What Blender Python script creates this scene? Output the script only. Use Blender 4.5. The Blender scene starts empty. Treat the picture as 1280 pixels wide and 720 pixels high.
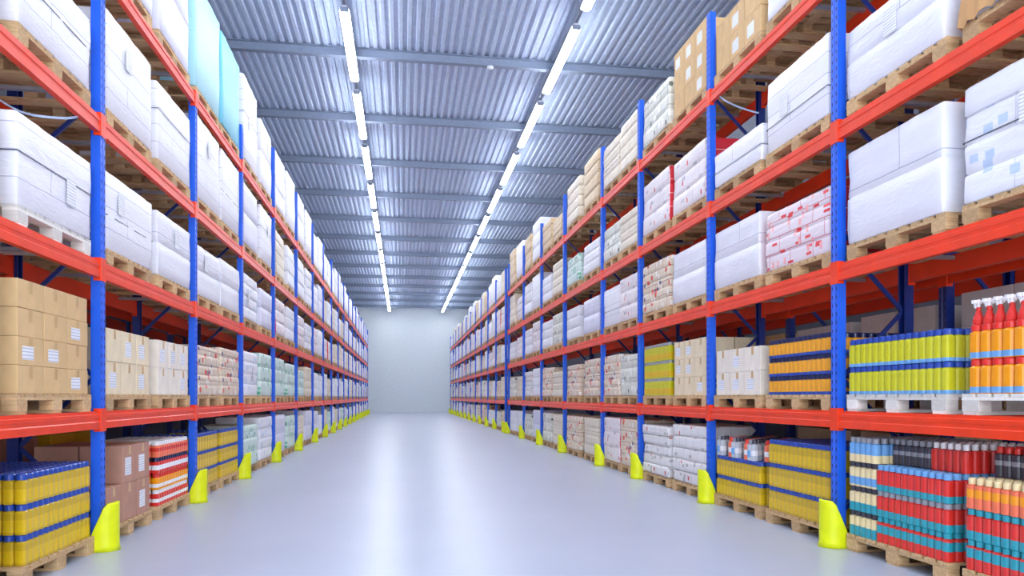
import bpy, bmesh, math, random
from math import sin, cos, pi, radians
random.seed(7)
S = bpy.context.scene
COL = S.collection

# ------------------------------------------------------------------ camera
F_PX = 909.0
EYE = 1.33
PSI = math.atan(137.0 / F_PX)
cam_d = bpy.data.cameras.new('camera')
cam = bpy.data.objects.new('camera', cam_d)
COL.objects.link(cam)
cam.location = (0, 0, EYE)
cam.rotation_euler = (radians(90), 0, -PSI)
cam_d.sensor_width = 36.0
cam_d.lens = F_PX / 1280.0 * 36.0
cam_d.shift_y = 136.0 / 1280.0
cam_d.clip_end = 300
S.camera = cam

# ------------------------------------------------------------------ light
LAMP = 24.0          # strength of the tube lamps
world = bpy.data.worlds.new('ambient_fill')  # added ambient fill, enters by the open end behind the camera
S.world = world
world.use_nodes = True
bg = world.node_tree.nodes['Background']
bg.inputs[0].default_value = (0.86, 0.92, 1.0, 1)
bg.inputs[1].default_value = 3.0
S.view_settings.view_transform = 'Standard'
S.view_settings.look = 'None'
S.view_settings.gamma = 1.0
S.view_settings.use_curve_mapping = False
S.view_settings.exposure = 0.8

# ------------------------------------------------------------------ materials
def lin(c):
    r = []
    for v in c:
        v = v / 255.0
        r.append(v / 12.92 if v <= 0.04045 else ((v + 0.055) / 1.055) ** 2.4)
    return (r[0], r[1], r[2], 1)

class NT:
    def __init__(s, name):
        s.m = bpy.data.materials.new(name); s.m.use_nodes = True
        s.t = s.m.node_tree; s.n = s.t.nodes; s.l = s.t.links
        s.b = s.n['Principled BSDF']
    def new(s, typ, **kw):
        n = s.n.new(typ)
        for k, v in kw.items():
            if k.startswith('_'): setattr(n, k[1:], v)
            else: n.inputs[k.replace('__', ' ')].default_value = v
        return n
    def link(s, a, ao, b, bi): s.l.new(a.outputs[ao], b.inputs[bi])
    def ramp(s, stops):
        r = s.n.new('ShaderNodeValToRGB')
        el = r.color_ramp.elements
        while len(el) < len(stops): el.new(0.5)
        for e, (p, c) in zip(el, stops): e.position = p; e.color = c
        return r
    def mix(s, a, b, fac=None, mode='MIX'):
        m = s.n.new('ShaderNodeMix'); m.data_type = 'RGBA'; m.blend_type = mode
        for idx, v in ((6, a), (7, b)):
            if isinstance(v, tuple): m.inputs[idx].default_value = v
            else: s.l.new(v, m.inputs[idx])
        if isinstance(fac, float): m.inputs[0].default_value = fac
        elif fac is not None: s.l.new(fac, m.inputs[0])
        return m.outputs[2]
    def base(s, out): s.l.new(out, s.b.inputs['Base Color'])

def plain(name, c, rough=0.5, spec=0.5, metal=0.0, coat=0.0):
    k = NT(name)
    n = k.new('ShaderNodeTexNoise', Scale=9.0, Detail=3.0)
    tc = k.n.new('ShaderNodeTexCoord'); k.link(tc, 'Object', n, 'Vector')
    c = lin(c)
    r = k.ramp([(0.3, tuple(v * 0.92 for v in c[:3]) + (1,)), (0.7, tuple(min(1, v * 1.05) for v in c[:3]) + (1,))])
    k.link(n, 'Fac', r, 'Fac'); k.base(r.outputs['Color'])
    k.b.inputs['Roughness'].default_value = rough
    k.b.inputs['Specular IOR Level'].default_value = spec
    k.b.inputs['Metallic'].default_value = metal
    k.b.inputs['Coat Weight'].default_value = coat
    return k.m

def wood_mat(name, c1, c2):
    k = NT(name)
    tc = k.n.new('ShaderNodeTexCoord')
    mp = k.n.new('ShaderNodeMapping'); mp.inputs['Scale'].default_value = (3, 14, 20)
    k.link(tc, 'Object', mp, 'Vector')
    n = k.new('ShaderNodeTexNoise', Scale=2.5, Detail=6.0, Roughness=0.65); k.link(mp, 'Vector', n, 'Vector')
    r = k.ramp([(0.28, lin(c1)), (0.72, lin(c2))]); k.link(n, 'Fac', r, 'Fac')
    oi = k.n.new('ShaderNodeObjectInfo')
    mr = k.n.new('ShaderNodeMapRange'); mr.inputs['To Min'].default_value = 0.78; mr.inputs['To Max'].default_value = 1.12
    k.link(oi, 'Random', mr, 'Value')
    cc = k.n.new('ShaderNodeCombineColor')
    for i in range(3): k.l.new(mr.outputs[0], cc.inputs[i])
    k.base(k.mix(r.outputs['Color'], cc.outputs[0], 1.0, 'MULTIPLY'))
    k.b.inputs['Roughness'].default_value = 0.8
    return k.m

def film_mat(name, c, line, bw=0.4, rh=0.28, tint=0.5, prints=None, rough=0.38):
    """goods under clear stretch film: carton joints and printing show through"""
    k = NT(name)
    uv = k.n.new('ShaderNodeTexCoord')
    br = k.new('ShaderNodeTexBrick', Scale=1.0, **{'Mortar__Size': 0.006, 'Mortar__Smooth': 0.6, 'Brick__Width': bw, 'Row__Height': rh})
    c = lin(c); c2 = tuple(min(1, v * (1 - 0.10 * tint)) for v in c[:3]) + (1,)
    br.inputs['Color1'].default_value = c; br.inputs['Color2'].default_value = c2
    br.inputs['Mortar'].default_value = lin(line)
    k.link(uv, 'UV', br, 'Vector')
    out = br.outputs['Color']
    if prints:
        for j, (pc, thr, sc, band) in enumerate(prints):
            mp = k.n.new('ShaderNodeMapping'); mp.inputs['Scale'].default_value = sc
            mp.inputs['Location'].default_value = (j * 3.1, j * 1.7, 0)
            k.link(uv, 'UV', mp, 'Vector')
            v = k.new('ShaderNodeTexVoronoi', Scale=1.0, Randomness=0.75); v.feature = 'F1'; v.distance = 'CHEBYCHEV'
            k.link(mp, 'Vector', v, 'Vector')
            sp = k.n.new('ShaderNodeSeparateColor'); k.link(v, 'Color', sp, 'Color')
            gt = k.new('ShaderNodeMath', _operation='GREATER_THAN'); k.l.new(sp.outputs[0], gt.inputs[0]); gt.inputs[1].default_value = thr
            lt = k.new('ShaderNodeMath', _operation='LESS_THAN'); k.link(v, 'Distance', lt, 0); lt.inputs[1].default_value = band
            mu = k.new('ShaderNodeMath', _operation='MULTIPLY'); k.link(gt, 0, mu, 0); k.link(lt, 0, mu, 1)
            out = k.mix(out, lin(pc), mu.outputs[0])
    k.base(out)
    tc = k.n.new('ShaderNodeMapping'); tc.inputs['Scale'].default_value = (3, 9, 1); tc.inputs['Rotation'].default_value = (0, 0, 0.35)
    k.link(uv, 'UV', tc, 'Vector')
    n = k.new('ShaderNodeTexNoise', Scale=2.4, Detail=5.0, Distortion=1.2); k.link(tc, 'Vector', n, 'Vector')
    bp = k.new('ShaderNodeBump', Strength=0.22, Distance=0.03); k.link(n, 'Fac', bp, 'Height')
    k.link(bp, 'Normal', k.b, 'Normal')
    k.b.inputs['Roughness'].default_value = rough
    return k.m

def steel_mat(name, c, holes=False):
    k = NT(name)
    c = lin(c)
    k.b.inputs['Roughness'].default_value = 0.4
    k.b.inputs['Coat Weight'].default_value = 0.1
    k.b.inputs['Coat Roughness'].default_value = 0.12
    tc = k.n.new('ShaderNodeTexCoord')
    n = k.new('ShaderNodeTexNoise', Scale=4.0, Detail=4.0); k.link(tc, 'Object', n, 'Vector')
    r = k.ramp([(0.35, tuple(v * 0.88 for v in c[:3]) + (1,)), (0.65, c)]); k.link(n, 'Fac', r, 'Fac')
    k.base(r.outputs['Color'])
    return k.m

M = {}
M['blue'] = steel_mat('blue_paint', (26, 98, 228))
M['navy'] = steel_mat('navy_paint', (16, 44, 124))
M['red'] = steel_mat('red_orange_paint', (250, 62, 16))
M['zinc'] = plain('zinc', (170, 175, 185), 0.4, metal=0.6)
M['pin'] = plain('pin_metal', (236, 190, 180), 0.35)
M['guard'] = plain('yellow_plastic', (228, 238, 0), 0.45)
M['hole'] = plain('slot_shade_blue', (12, 26, 90), 0.7)  # dark blue standing in for the shade inside the post slots
M['wood'] = wood_mat('pallet_wood', (178, 138, 92), (226, 194, 148))
M['paint_wood'] = wood_mat('white_pallet_wood', (216, 212, 204), (244, 240, 232))
M['film_white'] = film_mat('white_film', (240, 241, 248), (205, 206, 220), 0.6, 0.33)
M['film_white_b'] = film_mat('white_film_low_seams', (238, 238, 246), (186, 188, 206), 1.3, 0.46)
M['film_white_c'] = film_mat('white_film_rows', (243, 243, 249), (196, 196, 212), 2.5, 0.19)
M['film_lilac'] = film_mat('lilac_film', (226, 226, 244), (190, 190, 218), 0.5, 0.5)
M['film_print'] = film_mat('white_film_blue_print', (240, 241, 248), (214, 214, 226), 0.9, 0.2, prints=[((196, 214, 240), 0.72, (9, 11, 1), 0.34)])
M['film_turq'] = film_mat('turquoise_film', (176, 230, 240), (150, 214, 228), 0.9, 0.7)
M['film_turq2'] = film_mat('deep_turquoise_film', (120, 208, 230), (104, 190, 216), 0.9, 0.7)
M['film_cream'] = film_mat('cream_goods', (234, 222, 200), (190, 170, 138), 0.3, 0.24)
M['film_tan'] = film_mat('tan_goods', (222, 194, 150), (160, 126, 84), 0.35, 0.27)
M['film_redprint'] = film_mat('red_printed_goods', (242, 228, 234), (214, 120, 130), 0.4, 0.165, prints=[((236, 70, 74), 0.6, (6.5, 22, 1), 0.3), ((250, 180, 178), 0.5, (14, 9, 1), 0.3)])
M['film_rededge'] = film_mat('red_ends', (232, 52, 66), (250, 210, 210), 0.5, 0.2, prints=[((250, 236, 236), 0.7, (6, 6, 1), 0.3)])
M['film_pinkprint'] = film_mat('pink_printed_goods', (240, 232, 234), (222, 190, 194), 0.42, 0.3, prints=[((232, 96, 98), 0.72, (10, 7, 1), 0.22), ((200, 190, 200), 0.62, (5, 13, 1), 0.3)])
M['film_green'] = film_mat('green_printed_goods', (214, 234, 226), (150, 190, 176), 0.36, 0.3, prints=[((110, 186, 152), 0.6, (8, 10, 1), 0.3), ((60, 150, 168), 0.75, (12, 8, 1), 0.25)])
M['film_multi'] = film_mat('mixed_printed_goods', (232, 214, 190), (150, 96, 74), 0.3, 0.2, prints=[((226, 74, 46), 0.6, (7, 9, 1), 0.3), ((250, 244, 236), 0.55, (11, 8, 1), 0.3), ((70, 84, 130), 0.84, (9, 12, 1), 0.3)])
M['film_grey'] = film_mat('grey_green_patterned', (226, 226, 214), (120, 124, 112), 0.28, 0.3, prints=[((96, 104, 96), 0.78, (10, 9, 1), 0.3), ((248, 246, 240), 0.5, (6, 8, 1), 0.3)])
M['sack'] = film_mat('white_sacks_red_print', (238, 236, 236), (206, 196, 196), 0.24, 0.16, prints=[((214, 84, 70), 0.8, (10, 9, 1), 0.25), ((190, 186, 184), 0.7, (8, 14, 1), 0.3)])
M['carton_tan'] = plain('tan_cardboard', (220, 184, 132), 0.75)
M['carton_cream'] = plain('cream_cardboard', (236, 218, 184), 0.75)
M['carton_pale'] = plain('pale_cardboard', (240, 230, 214), 0.7)
M['carton_brown'] = plain('mauve_brown_cardboard', (190, 142, 122), 0.8)
M['carton_white'] = plain('white_cardboard', (240, 240, 246), 0.6)
M['carton_lilac'] = plain('lilac_cardboard', (196, 204, 240), 0.6)
M['carton_grey'] = plain('grey_beige_cardboard', (206, 196, 190), 0.8)
M['carton_yellow'] = plain('yellow_cardboard', (238, 186, 30), 0.6)
M['tape'] = plain('packing_tape', (206, 168, 112), 0.3)
M['paper'] = film_mat('paper_label', (246, 246, 248), (196, 202, 214), 9.0, 0.024)
M['strap'] = plain('dark_strap', (74, 76, 92), 0.4)
M['strap_blue'] = plain('pale_blue_strap', (176, 196, 226), 0.4)
M['torn'] = plain('torn_brown_paper', (206, 158, 104), 0.8)
M['rail'] = plain('grey_rail', (150, 160, 180), 0.5)
M['lamp_body'] = plain('white_lamp_body', (228, 232, 240), 0.5)
P = {}
for n, c in dict(yellow=(204, 168, 26), yellow2=(224, 186, 24), blue=(34, 72, 168), greeny=(208, 204, 30), orange=(255, 160, 14), red=(226, 48, 40),
                 teal=(38, 158, 176), cream=(240, 220, 168), dark=(62, 60, 74), grey=(150, 152, 160), white=(244, 244, 246), sky=(110, 168, 222), navy=(22, 34, 84),
                 amber=(240, 166, 36), silver=(200, 206, 214), coral=(248, 120, 84), olive=(190, 178, 36)).items():
    P[n] = plain(n + '_plastic', c, 0.3, coat=0.2)

def lamp_mat():
    k = NT('tube_glow')
    k.b.inputs['Base Color'].default_value = (1, 1, 1, 1)
    k.b.inputs['Emission Color'].default_value = (0.93, 0.96, 1.0, 1)
    k.b.inputs['Emission Strength'].default_value = LAMP
    return k.m
M['glow'] = lamp_mat()

def floor_mat():
    k = NT('polished_concrete')
    tc = k.n.new('ShaderNodeTexCoord')
    n = k.new('ShaderNodeTexNoise', Scale=0.7, Detail=8.0, Roughness=0.6); k.link(tc, 'Object', n, 'Vector')
    r = k.ramp([(0.3, lin((172, 181, 198))), (0.7, lin((181, 189, 206)))]); k.link(n, 'Fac', r, 'Fac')
    k.base(r.outputs['Color'])
    r2 = k.ramp([(0.3, (0.32, 0.32, 0.32, 1)), (0.7, (0.34, 0.34, 0.34, 1))]); k.link(n, 'Fac', r2, 'Fac')
    k.l.new(r2.outputs['Color'], k.b.inputs['Roughness'])
    k.b.inputs['Specular IOR Level'].default_value = 0.6
    return k.m
M['floor'] = floor_mat()
M['deck'] = plain('blue_grey_deck', (188, 202, 227), 0.8, 0.1)
M['purlin'] = plain('grey_purlin', (136, 149, 172), 0.6)
M['wall'] = plain('pale_wall', (236, 244, 250), 0.6)
M['sidewall'] = plain('side_wall', (120, 124, 138), 0.8)

# ------------------------------------------------------------------ mesh helpers
class MB:
    def __init__(s): s.v = []; s.f = []; s.mi = []; s.uv = []
    def poly(s, pts, m=0, uvs=None):
        i = len(s.v); s.v += pts; s.f.append(tuple(range(i, i + len(pts)))); s.mi.append(m)
        s.uv.append(uvs)
    def box(s, x0, x1, y0, y1, z0, z1, m=0):
        i = len(s.v)
        s.v += [(x0, y0, z0), (x1, y0, z0), (x1, y1, z0), (x0, y1, z0), (x0, y0, z1), (x1, y0, z1), (x1, y1, z1), (x0, y1, z1)]
        for q in ((0, 3, 2, 1), (4, 5, 6, 7), (0, 1, 5, 4), (1, 2, 6, 5), (2, 3, 7, 6), (3, 0, 4, 7)):
            s.f.append(tuple(i + a for a in q)); s.mi.append(m); s.uv.append(None)
    def bar(s, a, b, w, h, m=0):
        """box-section bar from a to b"""
        from mathutils import Vector
        a = Vector(a); b = Vector(b); d = (b - a).normalized()
        up = Vector((0, 1, 0)) if abs(d.y) < 0.9 else Vector((0, 0, 1))
        x = d.cross(up).normalized() * w / 2; y = d.cross(x).normalized() * h / 2
        i = len(s.v)
        for c in (a, b):
            for sx, sy in ((-1, -1), (1, -1), (1, 1), (-1, 1)): s.v.append(tuple(c + x * sx + y * sy))
        for q in ((0, 1, 2, 3), (7, 6, 5, 4), (0, 4, 5, 1), (1, 5, 6, 2), (2, 6, 7, 3), (3, 7, 4, 0)):
            s.f.append(tuple(i + k for k in q)); s.mi.append(m); s.uv.append(None)
    def extrude_y(s, prof, y0, y1, m=0, cap=True):
        n = len(prof); i = len(s.v)
        s.v += [(x, y0, z) for x, z in prof] + [(x, y1, z) for x, z in prof]
        for k in range(n):
            s.f.append((i + k, i + (k + 1) % n, i + n + (k + 1) % n, i + n + k)); s.mi.append(m); s.uv.append(None)
        if cap:
            s.f.append(tuple(i + k for k in range(n))[::-1]); s.mi.append(m); s.uv.append(None)
            s.f.append(tuple(i + n + k for k in range(n))); s.mi.append(m); s.uv.append(None)
    def extrude_x(s, prof, x0, x1, m=0):
        n = len(prof); i = len(s.v)
        s.v += [(x0, y, z) for y, z in prof] + [(x1, y, z) for y, z in prof]
        for k in range(n):
            s.f.append((i + k, i + (k + 1) % n, i + n + (k + 1) % n, i + n + k)); s.mi.append(m); s.uv.append(None)
        s.f.append(tuple(i + k for k in range(n))); s.mi.append(m); s.uv.append(None)
        s.f.append(tuple(i + n + k for k in range(n))[::-1]); s.mi.append(m); s.uv.append(None)
    def rings(s, rings, m=0, mf=None, caps=True, smooth=None):
        """list of rings (same point count) joined by quads"""
        i = len(s.v); n = len(rings[0])
        for r in rings: s.v += r
        for j in range(len(rings) - 1):
            for k in range(n):
                a, b = i + j * n + k, i + j * n + (k + 1) % n
                s.f.append((a, b, b + n, a + n)); s.mi.append(mf(j, k) if mf else m); s.uv.append(None)
        if caps:
            s.f.append(tuple(i + k for k in range(n))[::-1]); s.mi.append(m); s.uv.append(None)
            e = i + (len(rings) - 1) * n
            s.f.append(tuple(e + k for k in range(n))); s.mi.append(m); s.uv.append(None)
    def mesh(s, name, mats, bevel=0, smooth=False):
        me = bpy.data.meshes.new(name)
        me.from_pydata(s.v, [], s.f)
        for mt in mats: me.materials.append(mt)
        for p, mi in zip(me.polygons, s.mi): p.material_index = mi; p.use_smooth = smooth
        bm = bmesh.new(); bm.from_mesh(me)
        bmesh.ops.recalc_face_normals(bm, faces=bm.faces)
        if bevel: bmesh.ops.bevel(bm, geom=list(bm.edges), offset=bevel, segments=2, affect='EDGES', profile=0.6)
        # metric uvs: round the perimeter and up
        uvl = bm.loops.layers.uv.new('UVMap')
        for f in bm.faces:
            nx, ny, nz = abs(f.normal.x), abs(f.normal.y), abs(f.normal.z)
            for l in f.loops:
                c = l.vert.co
                if nz > max(nx, ny): l[uvl].uv = (c.y + 5.1, c.x + 7.3)
                elif nx >= ny: l[uvl].uv = (c.y + 5.1, c.z + 0.001)
                else: l[uvl].uv = (c.x + 8.7, c.z + 0.001)
        bm.to_mesh(me); bm.free()
        return me

def tag(o, label=None, cat=None, group=None, kind=None):
    if label: o['label'] = label
    if cat: o['category'] = cat
    if group: o['group'] = group
    if kind: o['kind'] = kind
    return o
def ob(name, me, loc=(0, 0, 0), rz=0, parent=None, scale=None):
    o = bpy.data.objects.new(name, me); COL.objects.link(o)
    o.location = loc; o.rotation_euler = (0, 0, rz)
    if scale: o.scale = scale
    if parent: o.parent = parent
    return o
def struct(o): o['kind'] = 'structure'; return o

CACHE = {}
def cached(key, fn):
    if key not in CACHE: CACHE[key] = fn()
    return CACHE[key]

# ------------------------------------------------------------------ layout numbers
AL, AR = 2.57, 3.80            # rack faces left and right of the camera line
DEPTH = 0.74                   # front post to rear post
LEV = [1.13, 2.43, 3.68, 5.08] # beam centres
BH = 0.15                      # beam height
PL = [3.85, 6.77, 9.66, 12.36, 15.38, 18.6, 21.9]
while PL[-1] < 56: PL.append(round(PL[-1] + 2.85, 3))
PR = [3.2, 5.97, 8.67, 11.4, 13.65, 17.0, 19.9, 22.9, 26.2, 27.0]
while PR[-1] < 57: PR.append(round(PR[-1] + 2.85, 3))
WALL_Y = 63.0
XL, XR = -5.1, 6.45
CEIL = 8.93
ORD = ['nearest', 'second', 'third', 'fourth', 'fifth', 'sixth', 'seventh', 'eighth', 'ninth', 'tenth', 'eleventh', 'twelfth', 'thirteenth', 'fourteenth',
       'fifteenth', 'sixteenth', 'seventeenth', 'eighteenth', 'nineteenth', 'twentieth', 'twenty-first', 'twenty-second', 'twenty-third']
LVN = ['on floor level', 'on first beam level', 'on second beam level', 'on third beam level', 'on top beam level']
LVS = ['floor', 'first beam', 'second beam', 'third beam', 'top beam']

# ------------------------------------------------------------------ room
mb = MB(); mb.box(XL, XR, -4, WALL_Y, -0.2, 0); struct(ob('floor', mb.mesh('floor', [M['floor']])))
mb = MB(); mb.box(XL, XR, WALL_Y, WALL_Y + 0.2, 0, CEIL + 0.1); struct(ob('wall_back', mb.mesh('wall_back', [M['wall']])))
mb = MB(); mb.box(XL - 0.2, XL, -4, WALL_Y, 0, CEIL + 0.1); struct(ob('wall_left', mb.mesh('wall_left', [M['sidewall']])))
mb = MB(); mb.box(XR, XR + 0.2, -4, WALL_Y, 0, CEIL + 0.1); struct(ob('wall_right', mb.mesh('wall_right', [M['sidewall']])))
# trapezoid steel roof deck, ribs running down the aisle
prof = []
x = XL; 
while x < XR:
    prof += [(x, CEIL), (x + 0.065, CEIL), (x + 0.09, CEIL + 0.045), (x + 0.155, CEIL + 0.045)]
    x += 0.18
prof += [(x, CEIL), (x, CEIL + 0.12), (XL, CEIL + 0.12)]
mb = MB(); mb.extrude_y(prof, -4, WALL_Y + 0.2, cap=False); struct(ob('ceiling', mb.mesh('ceiling', [M['deck']])))
# purlins across
yp = 16.2 - 3.74 * 4; k = 1
pp = [(-0.07, -0.2), (0.07, -0.2), (0.07, -0.185), (0.012, -0.185), (0.012, -0.015), (0.07, -0.015), (0.07, 0), (-0.07, 0), (-0.07, -0.015), (-0.012, -0.015), (-0.012, -0.185), (-0.07, -0.185)]
mb = MB(); mb.extrude_x(pp, XL, XR); pm = mb.mesh('purlin', [M['purlin']])
while yp < WALL_Y - 0.5:
    struct(ob('trim_%d' % k, pm, (0, yp, CEIL))); k += 1; yp += 3.74

# ------------------------------------------------------------------ ceiling lights
def lamp_meshes():
    mb = MB(); L = 1.5
    prof = [(-0.085, 0.0), (-0.088, 0.012), (-0.03, 0.07), (0.03, 0.07), (0.088, 0.012), (0.085, 0.0)]
    mb.extrude_y(prof, -L / 2, L / 2); body = mb.mesh('lamp_housing', [M['lamp_body']])
    mb = MB(); pr = [(0.092 * cos(a), -0.034 + (0.032 if sin(a) < 0 else 0.04) * -sin(a)) for a in [2 * pi * i / 18 for i in range(18)]]
    mb.extrude_y(pr, -L / 2 + 0.02, L / 2 - 0.02); dif = mb.mesh('diffuser', [M['glow']])
    mb = MB()
    for s_ in (-1, 1): mb.box(-0.08, 0.08, s_ * L / 2 - 0.012, s_ * L / 2 + 0.012, -0.06, 0.03)
    cap = mb.mesh('end_cap', [M['rail']])
    return body, dif, cap
LB, LD, LC = lamp_meshes()
LZ = 8.56
for side, lx in (('left', -1.07), ('right', 3.36)):
    mb = MB(); mb.box(-0.03, 0.03, -2, WALL_Y - 0.6, 0.085, 0.125)
    y = 16.2 - 3.74 * 4
    while y < WALL_Y - 0.8: mb.box(-0.012, 0.012, y - 0.012, y + 0.012, 0.125, CEIL - 0.2 - LZ - 0.001); y += 3.74
    tag(ob('lighting_rail', mb.mesh('lighting_rail', [M['rail']]), (lx, 0, LZ)), 'long thin grey rail carrying the %s row of ceiling lights' % side, 'light rail')
    y = 17.6 - 3.74 * 4; n = 0
    while y < WALL_Y - 3.2:
        for j in range(2):
            t = ob('ceiling_light', None, (lx, y + 0.75 + j * 1.53, LZ))
            n += 1
            nm = ORD[n - 1] if n <= len(ORD) else 'number %d' % n
            if n > len(ORD): nm = 'far-end'
            tag(t, 'white strip light in the %s ceiling row, %s light from the camera' % (side, nm) if n <= len(ORD) else 'white strip light near the far end of the %s ceiling row' % side,
                'ceiling light', 'strip lights of the %s row' % side)
            ob('housing', LB, parent=t); ob('diffuser', LD, parent=t); ob('end_cap', LC, parent=t)
            mb_ = cached('clip', lambda: (lambda b: (b.box(-0.03, 0.03, -0.05, 0.05, 0.07, 0.0849), b.mesh('mounting_clip', [M['zinc']]))[1])(MB()))
            ob('mounting_clip', mb_, parent=t)
        y += 3.74
tag(ob('smoke_detector', (lambda b: (b.rings([[(r * cos(a), r * sin(a), z) for a in [2 * pi * i / 16 for i in range(16)]] for r, z in ((0.04, -0.06), (0.07, -0.035), (0.075, 0.0))]), b.mesh('smoke_detector', [M['lamp_body']]))[1])(MB()), (1.95, 16.2, CEIL - 0.2)),
    'small white round detector under the nearest visible roof beam', 'detector')

# ------------------------------------------------------------------ racks
def beam_mesh(L, near):
    mb = MB(); h = BH / 2; d = 0.05
    # outline of the section: stepped box beam with a pressed groove
    prof = [(0, -h), (0, -0.018), (-0.007, -0.010), (-0.007, 0.012), (0, 0.020), (0, h - 0.03), (-0.012, h - 0.024), (-0.012, h), (-d, h), (-d, -h)]
    mb.extrude_y(prof, -L / 2, L / 2)
    return mb.mesh('beam', [M['red']])
def connector_mesh():
    mb = MB()
    mb.box(0.0, 0.007, -0.0495, 0.0, -0.10, 0.10)           # in front of the post
    mb.box(-0.055, 0.007, 0.0005, 0.008, -0.10, 0.10)          # return at the beam end
    return mb.mesh('end_connector', [M['red']], bevel=0.0015)
def pin_mesh():
    mb = MB()
    for z in (-0.065, 0.0, 0.065): mb.box(0.007, 0.013, -0.034, -0.016, z - 0.011, z + 0.011)
    return mb.mesh('lock_pin', [M['pin']])
def post_mesh(H, rear=False):
    mb = MB(); w = 0.049
    # open C section with returned lips, front face at x=0, body goes to -x
    prof = [(0, -w), (0, -0.012), (-0.006, -0.008), (-0.006, 0.008), (0, 0.012), (0, w), (-0.08, w), (-0.08, 0.03), (-0.074, 0.03), (-0.074, 0.044), (-0.012, 0.044), (-0.012, -0.044), (-0.074, -0.044), (-0.074, -0.03), (-0.08, -0.03), (-0.08, -w)]
    n = len(prof)
    mb.rings([[(x, y, z) for x, y in prof] for z in (0.012, H)], 0)
    # keyhole slots as thin dark boxes, their inner shade put into the colour
    z = 0.25
    while z < H - 0.1:
        for sy in (-1, 1): mb.box(-0.001, 0.0006, sy * 0.030 - 0.006, sy * 0.030 + 0.006, z, z + 0.03, 1)
        z += 0.075
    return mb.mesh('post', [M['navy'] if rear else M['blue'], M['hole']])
def base_mesh():
    mb = MB(); mb.box(-0.11, 0.02, -0.075, 0.075, 0.0, 0.0115)
    return mb.mesh('base_plate', [M['navy']])
def guard_mesh():
    mb = MB(); W = 0.112; D = 0.15; T = 0.014; H = 0.42
    # U plan: from the rack end of one flank round the front to the other; top drops towards the rack
    path = []
    for i in range(9): path.append((-D + (D - 0.07) * i / 8, -W))
    for i in range(1, 10):
        a = -pi / 2 + pi * i / 10; path.append((-0.07 + 0.115 * cos(a), W * sin(a)))
    for i in range(9): path.append((-0.07 - (D - 0.07) * i / 8, W))
    outer = []; n = len(path)
    for i, (x_, y_) in enumerate(path):
        t = max(0.0, min(1.0, (0.045 - x_) / (D + 0.045)))
        top = H * (1 - 0.06 * t - 0.66 * max(0, (t - 0.3) / 0.7) ** 1.15)
        outer.append((x_, y_, top))
    inner = []
    for x_, y_, tz in outer:
        k = 1 - T / W
        inner.append((x_ - (T if x_ > -0.07 else 0), y_ * k, tz))
    fl = 0.0  # slight foot flare
    rows = []
    for q in (0.0, 0.12, 0.5, 0.9, 1.0):
        rows.append([(x_ + (0.012 if q == 0 and x_ > -0.1 else 0), y_ * (1.06 if q == 0 else 1), 0.001 + (z_ - (0.012 if q == 0.9 else 0)) * (q if q != 0.9 else 0.97)) for x_, y_, z_ in outer])
    rin = []
    for q in (1.0, 0.5, 0.0): rin.append([(x_, y_, 0.001 + z_ * q) for x_, y_, z_ in inner])
    R = rows + rin; i0 = len(mb.v)
    for r in R: mb.v += r
    for j in range(len(R)):
        for k in range(n - 1):
            a = i0 + j * n + k; j2 = (j + 1) % len(R); b = i0 + j2 * n + k
            mb.f.append((a, a + 1, b + 1, b)); mb.mi.append(0); mb.uv.append(None)
    for k in (0, n - 1):
        mb.f.append(tuple(i0 + j * n + k for j in range(len(R)))); mb.mi.append(0); mb.uv.append(None)
    return mb.mesh('column_guard', [M['guard']], smooth=True)
GUARD = guard_mesh(); CONN = connector_mesh(); PIN = pin_mesh(); BASE = base_mesh()
CONN_M = None

def brace_mesh(z0, z1, x0, x1):
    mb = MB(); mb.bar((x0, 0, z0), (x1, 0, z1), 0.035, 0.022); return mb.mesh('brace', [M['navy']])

def side_x(side, d):       # world X of a point d behind the rack face (d>0 into the rack)
    return -(AL + d) if side == 'left' else AR + d
def rotz(side): return 0 if side == 'left' else pi
# local frame for all rack items: +x points to the aisle

def upright(side, i, y, top, near, rear_row=False):
    off = DEPTH + 0.33 if rear_row else 0
    x = side_x(side, off)
    rz = rotz(side)
    t = ob('upright_frame', None, (x, y, 0), rz)
    w = 'behind the ' if rear_row else 'of the '
    tag(t, 'blue steel rack upright frame %s%s rack, %s post from the camera' % (w, side, ORD[i]), 'rack upright', ('rear uprights of ' if rear_row else 'uprights of ') + side + ' rack')
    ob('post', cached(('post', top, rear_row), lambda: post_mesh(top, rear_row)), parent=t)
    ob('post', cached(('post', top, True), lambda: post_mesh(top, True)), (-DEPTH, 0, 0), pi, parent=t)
    if near:
        ob('base_plate', BASE, parent=t); ob('base_plate', BASE, (-DEPTH, 0, 0), pi, parent=t)
        z = 0.3; s_ = 0
        while z < top - 0.75:
            a, b = (-0.07, -DEPTH + 0.07) if s_ == 0 else (-DEPTH + 0.07, -0.07)
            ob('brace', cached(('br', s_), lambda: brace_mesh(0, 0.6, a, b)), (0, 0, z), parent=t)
            s_ = 1 - s_; z += 0.6
    else:
        def allb():
            mb = MB(); z = 0.3; s_ = 0
            while z < top - 0.75:
                a, b = (-0.07, -DEPTH + 0.07) if s_ == 0 else (-DEPTH + 0.07, -0.07)
                mb.bar((a, 0, z), (b, 0, z + 0.6), 0.035, 0.022); s_ = 1 - s_; z += 0.6
            return mb.mesh('bracing', [M['navy']])
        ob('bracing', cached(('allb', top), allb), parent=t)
    return t

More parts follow.
